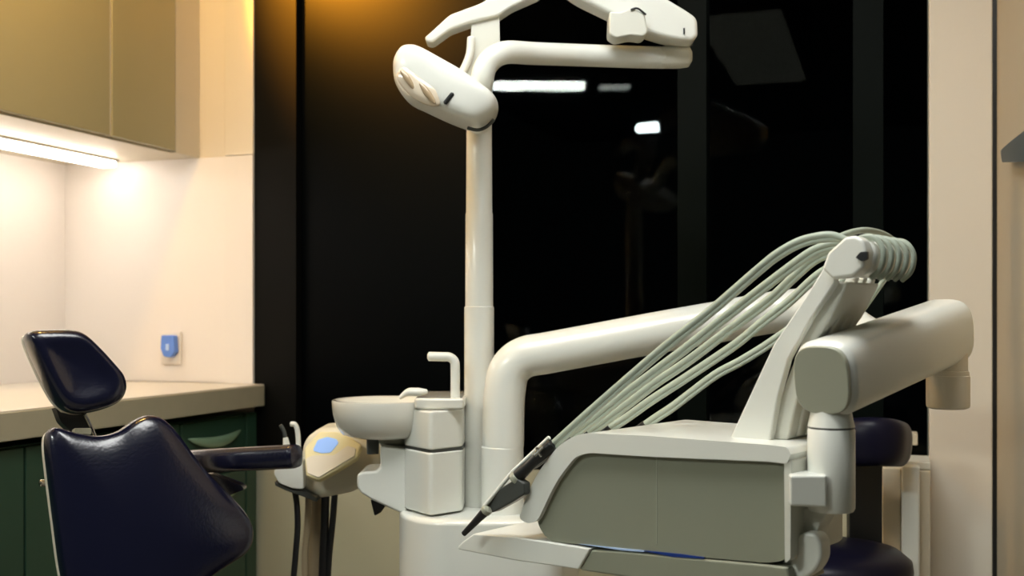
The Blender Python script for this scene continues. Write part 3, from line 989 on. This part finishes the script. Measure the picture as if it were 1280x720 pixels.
obj('hand_grip', prism(NB(), rounded(px(kn, P(1010, 700, 1.55), E2), 0.012, 5), E2 * 0.035), 'enamel', de, bevel=0.009, seg=4)
obj('grip_switch', prism(NB(), rounded(px([(984, 672), (994, 668), (996, 673), (988, 684), (984, 688)], P(1010, 700, 1.545), E2), 0.001, 2), E2 * 0.01), 'pale_blue', de)

# spring arm
ca, cbk = P(1035, 472, 1.55), P(1181, 414, 1.85)
sa_dir = (cbk - ca).normalized()
bm = NB()
pts_ = [ca + (cbk - ca) * (k / 10) for k in range(11)]
sweep(bm, pts_, [0.0530] * 11, seg=40, power=3.2, ratio=0.86, cap=0.38)
obj('swing_arm', bm, 'enamel', de, angle=50)
capc = ca - sa_dir * 0.0215
bn = sa_dir.cross(UP).normalized()
nn = bn.cross(sa_dir).normalized()
bm = NB()
loop = []
for k in range(40):
    a = 2 * math.pi * k / 40
    c_, s_ = math.cos(a), math.sin(a)
    loop.append(capc + nn * math.copysign(abs(c_) ** (2 / 3.2), c_) * 0.047 + bn * math.copysign(abs(s_) ** (2 / 3.2), s_) * 0.0405)
obj('end_cap', prism(bm, loop, sa_dir * 0.01), 'enamel_grey', de, bevel=0.002)
bm = NB()
obox(bm, P(1079, 496.5, 1.553), sa_dir, bn, UP, 0.002, 0.002, 0.0045)
obj('screw', bm, 'black', de)
ec = P(1185, 470, 1.83)
re = 26.0 / FPX * 1.83
bm = lathe(NB(), (ec.x, ec.y), [(re * 0.8, zof(511, 1.83)), (re * 0.97, zof(509, 1.83)), (re, zof(506, 1.83)), (re, zof(470, 1.83)), (re * 0.96, zof(469, 1.83)), (re * 0.96, zof(464, 1.83)), (re * 0.9, zof(463, 1.83)), (re * 0.9, zof(430, 1.83))], 36)
obj('elbow', bm, 'shell', de)

# instrument bridge: tall leaning frame
def pl(pts, k):
    return px(pts, A0 + E2 * k, E2)


br_front = [(912, 548), (967, 430), (1010, 366), (1029, 335), (1044, 340), (1044, 354), (1014, 398), (985, 450), (972, 498), (962, 552)]
br = obj('bridge_cheek', prism(NB(), pl(br_front, 0.055), E2 * 0.016), 'enamel', de, bevel=0.003)
rib1 = [(965, 550), (960, 540), (985, 470), (1010, 405), (1038, 352), (1062, 352), (1040, 395), (1010, 440), (985, 550)]
obj('bridge_core', prism(NB(), pl(rib1, 0.070), E2 * 0.115), 'enamel_soft', de, bevel=0.004)
cheek2 = [(950, 552), (1000, 430), (1032, 366), (1049, 336), (1064, 341), (1062, 356), (1030, 410), (1000, 480), (985, 552)]
obj('bridge_cheek', prism(NB(), [p + E2 * 0.135 for p in pl(br_front, 0.055)], E2 * 0.014), 'enamel', de, bevel=0.003)
for k in (0.095, 0.125, 0.155):
    obj('bridge_rib', prism(NB(), [p + E2 * (k - 0.055) + E1 * 0.014 for p in pl([(940, 548), (985, 430), (1020, 370), (1032, 345), (1046, 346), (1020, 400), (990, 460), (972, 548)], 0.055)], E2 * 0.012), 'enamel', de, bevel=0.003)
# bridge head
hd = [(1027, 336), (1034, 316), (1056, 296), (1068, 294), (1078, 300), (1083, 314), (1080, 334), (1066, 346), (1040, 349)]
hbm = prism(NB(), rounded(pl(hd, 0.035), 0.004, 3), E2 * 0.03)
obj('bridge_head', hbm, 'enamel', de, bevel=0.005)
hd2 = [(1040, 336), (1046, 316), (1060, 300), (1072, 298), (1080, 306), (1084, 318), (1080, 334), (1068, 344), (1048, 346)]
for i in range(5):
    obj('hose_guide', prism(NB(), rounded([p + E2 * (0.034 + i * 0.030) for p in pl(hd2, 0.035)], 0.006, 3), E2 * 0.024), 'enamel', de, bevel=0.004)
    bm = NB()
    sweep(bm, crom([p + E2 * (0.046 + i * 0.030) for p in pl([(1050, 301), (1060, 295), (1071, 293), (1081, 298), (1088, 310), (1088, 324), (1083, 337), (1073, 346)], 0.035)], 4), 0.0040, seg=12)
    obj('return_hose', bm, 'hose', de)
obj('bridge_axle', prism(NB(), rounded([p + E2 * 0.025 for p in pl([(1048, 334), (1054, 320), (1063, 308), (1070, 308), (1076, 318), (1072, 332), (1060, 338), (1050, 338)], 0.035)], 0.006, 3), E2 * 0.15), 'dark_grey', de)
obj('bridge_knob', prism(NB(), rounded(px([(1069, 322), (1075, 315), (1084, 314), (1084, 324), (1077, 327)], A0 + E2 * 0.032, E2), 0.002, 3), E2 * 0.006), 'black', de, bevel=0.001)

# ================================================================== HANDPIECES WITH HOSES
hoses = [
    # pixel path from bridge to instrument, depth at start, depth at end
    ([(1060, 301), (1039, 294), (1018, 296), (997, 302), (972, 316), (948, 335), (889, 386), (831, 432), (767, 487), (725, 524), (692, 554)], 1.60, 1.80),
    ([(1062, 306), (1044, 304), (1024, 309), (1004, 320), (957, 355), (898, 401), (856, 434), (819, 462), (782, 490), (745, 520), (712, 545)], 1.64, 1.85),
    ([(1064, 312), (1044, 312), (1018, 322), (990, 346), (960, 374), (905, 415), (860, 449), (819, 477), (785, 503), (757, 524), (735, 540)], 1.68, 1.90),
    ([(1060, 326), (1036, 334), (1015, 348), (985, 376), (950, 403), (917, 430), (856, 471), (813, 499), (785, 519), (762, 534)], 1.80, 1.95),
    ([(1064, 340), (1040, 362), (1010, 392), (962, 427), (925, 450), (892, 468), (843, 505), (822, 519), (806, 530)], 1.90, 2.00),
]
names = [
    'black-tipped syringe handpiece on the upper front hose, pointing down to the tray',
    'handpiece on the second hose down from the front of the bridge',
    'handpiece on the middle one of the five grey-green hoses',
    'handpiece on the fourth hose, passing below the support tube',
    'handpiece on the lowest, rearmost grey-green hose over the console top',
]
ends = []
for i, (pth, d0, d1) in enumerate(hoses):
    n = len(pth)
    L = [0]
    for a, b in zip(pth, pth[1:]):
        L.append(L[-1] + math.dist(a, b))
    pts_ = [P(u, v, d0 + (d1 - d0) * (l / L[-1])) for (u, v), l in zip(pth, L)]
    root = thing('handpiece', pts_[-1], names[i], 'dental instrument', 'handpieces with hoses on the delivery console')
    bm = NB()
    tail = []
    dv = (pts_[-1] - pts_[-2]).normalized()
    sweep(bm, crom(pts_, 5), 0.0056, seg=14)
    obj('hose', bm, 'hose', root)
    # second thin line running with the hose
    bm = NB()
    off = UP * -0.0068 + E1 * 0.003
    sweep(bm, crom([p + off * (1 if 0 < k else 0.3) for k, p in enumerate(pts_)], 5), 0.0036, seg=10)
    obj('air_line', bm, 'hose', root)
    e = pts_[-1]
    if i == 0:
        t0, t1, t2, t3 = P(690, 556, 1.80), P(646, 597, 1.83), P(609, 637, 1.85), P(580, 667, 1.87)
        bm = NB()
        sweep(bm, crom([t0, (t0 + t1) / 2, t1], 4), [0.010 + 0.001 * math.sin(k) for k in range(9)], seg=18)
        obj('handle', bm, 'black', root)
        bm = NB()
        sweep(bm, [t0 + UP * .011 - E1 * .006, t1 + UP * .0095 - E1 * .008, t2 + UP * .005 - E1 * .006], 0.0035, seg=10)
        obj('stripe', bm, 'enamel', root)
        bm = NB()
        sweep(bm, [t1, t1 + (t2 - t1) * 0.04], 0.0125, seg=18)
        obj('collar', bm, 'enamel_grey', root)
        gq = [(645, 598), (655, 604), (655, 618), (640, 628), (618, 640), (608, 642), (605, 633), (622, 612)]
        bm = prism(NB(), rounded(px(gq, P(630, 620, 1.835), E2), 0.003, 3), E2 * 0.018)
        obj('grip', bm, 'dark_grey', root, bevel=0.005)
        bm = NB()
        sweep(bm, [t2, t2 + (t3 - t2) * 0.06], 0.0095, seg=16)
        obj('collar', bm, 'enamel_grey', root)
        bm = NB()
        sweep(bm, [t2, t2 + (t3 - t2) * 0.4, t3], [0.0085, 0.0065, 0.0048], seg=16)
        obj('tip', bm, 'black', root)
        bm = NB()
        sweep(bm, [P(668, 569, 1.79), P(678, 559, 1.79)], 0.0035, seg=8)
        sweep(bm, [P(671, 560, 1.79), P(676, 570, 1.79)], 0.0025, seg=8)
        obj('button', bm, 'metal', root)
    else:
        # body lies in the holder at the console's left shoulder
        dn = (-E1 * 0.80 - UP * 0.60).normalized()
        b0 = e
        bm = NB()
        sweep(bm, [b0, b0 + dn * 0.05, b0 + dn * 0.09], [0.0065, 0.0085, 0.006], seg=16)
        obj('handle', bm, 'black', root)
        bm = NB()
        sweep(bm, [b0 + dn * 0.09, b0 + dn * 0.12], [0.004, 0.0025], seg=10)
        obj('tip', bm, 'metal', root)
# the return loop over the far end of the bridge
lp = [(1046, 297, 1.66), (1066, 290, 1.68), (1085, 288, 1.72), (1105, 293, 1.76), (1120, 304, 1.79), (1128, 319, 1.80), (1124, 333, 1.80), (1112, 343, 1.79), (1098, 344, 1.77)]
bm = NB()
sweep(bm, crom([P(*a) for a in lp], 5), 0.0048, seg=12)
obj('return_hose', bm, 'hose', de)
bm = NB()
sweep(bm, crom([P(*a) for a in [(1112, 340, 1.79), (1098, 360, 1.80), (1078, 388, 1.82), (1058, 412, 1.84), (1040, 450, 1.84), (1015, 500, 1.82), (1000, 545, 1.80)]], 5), 0.0045, seg=12)
obj('return_hose', bm, 'hose', de)
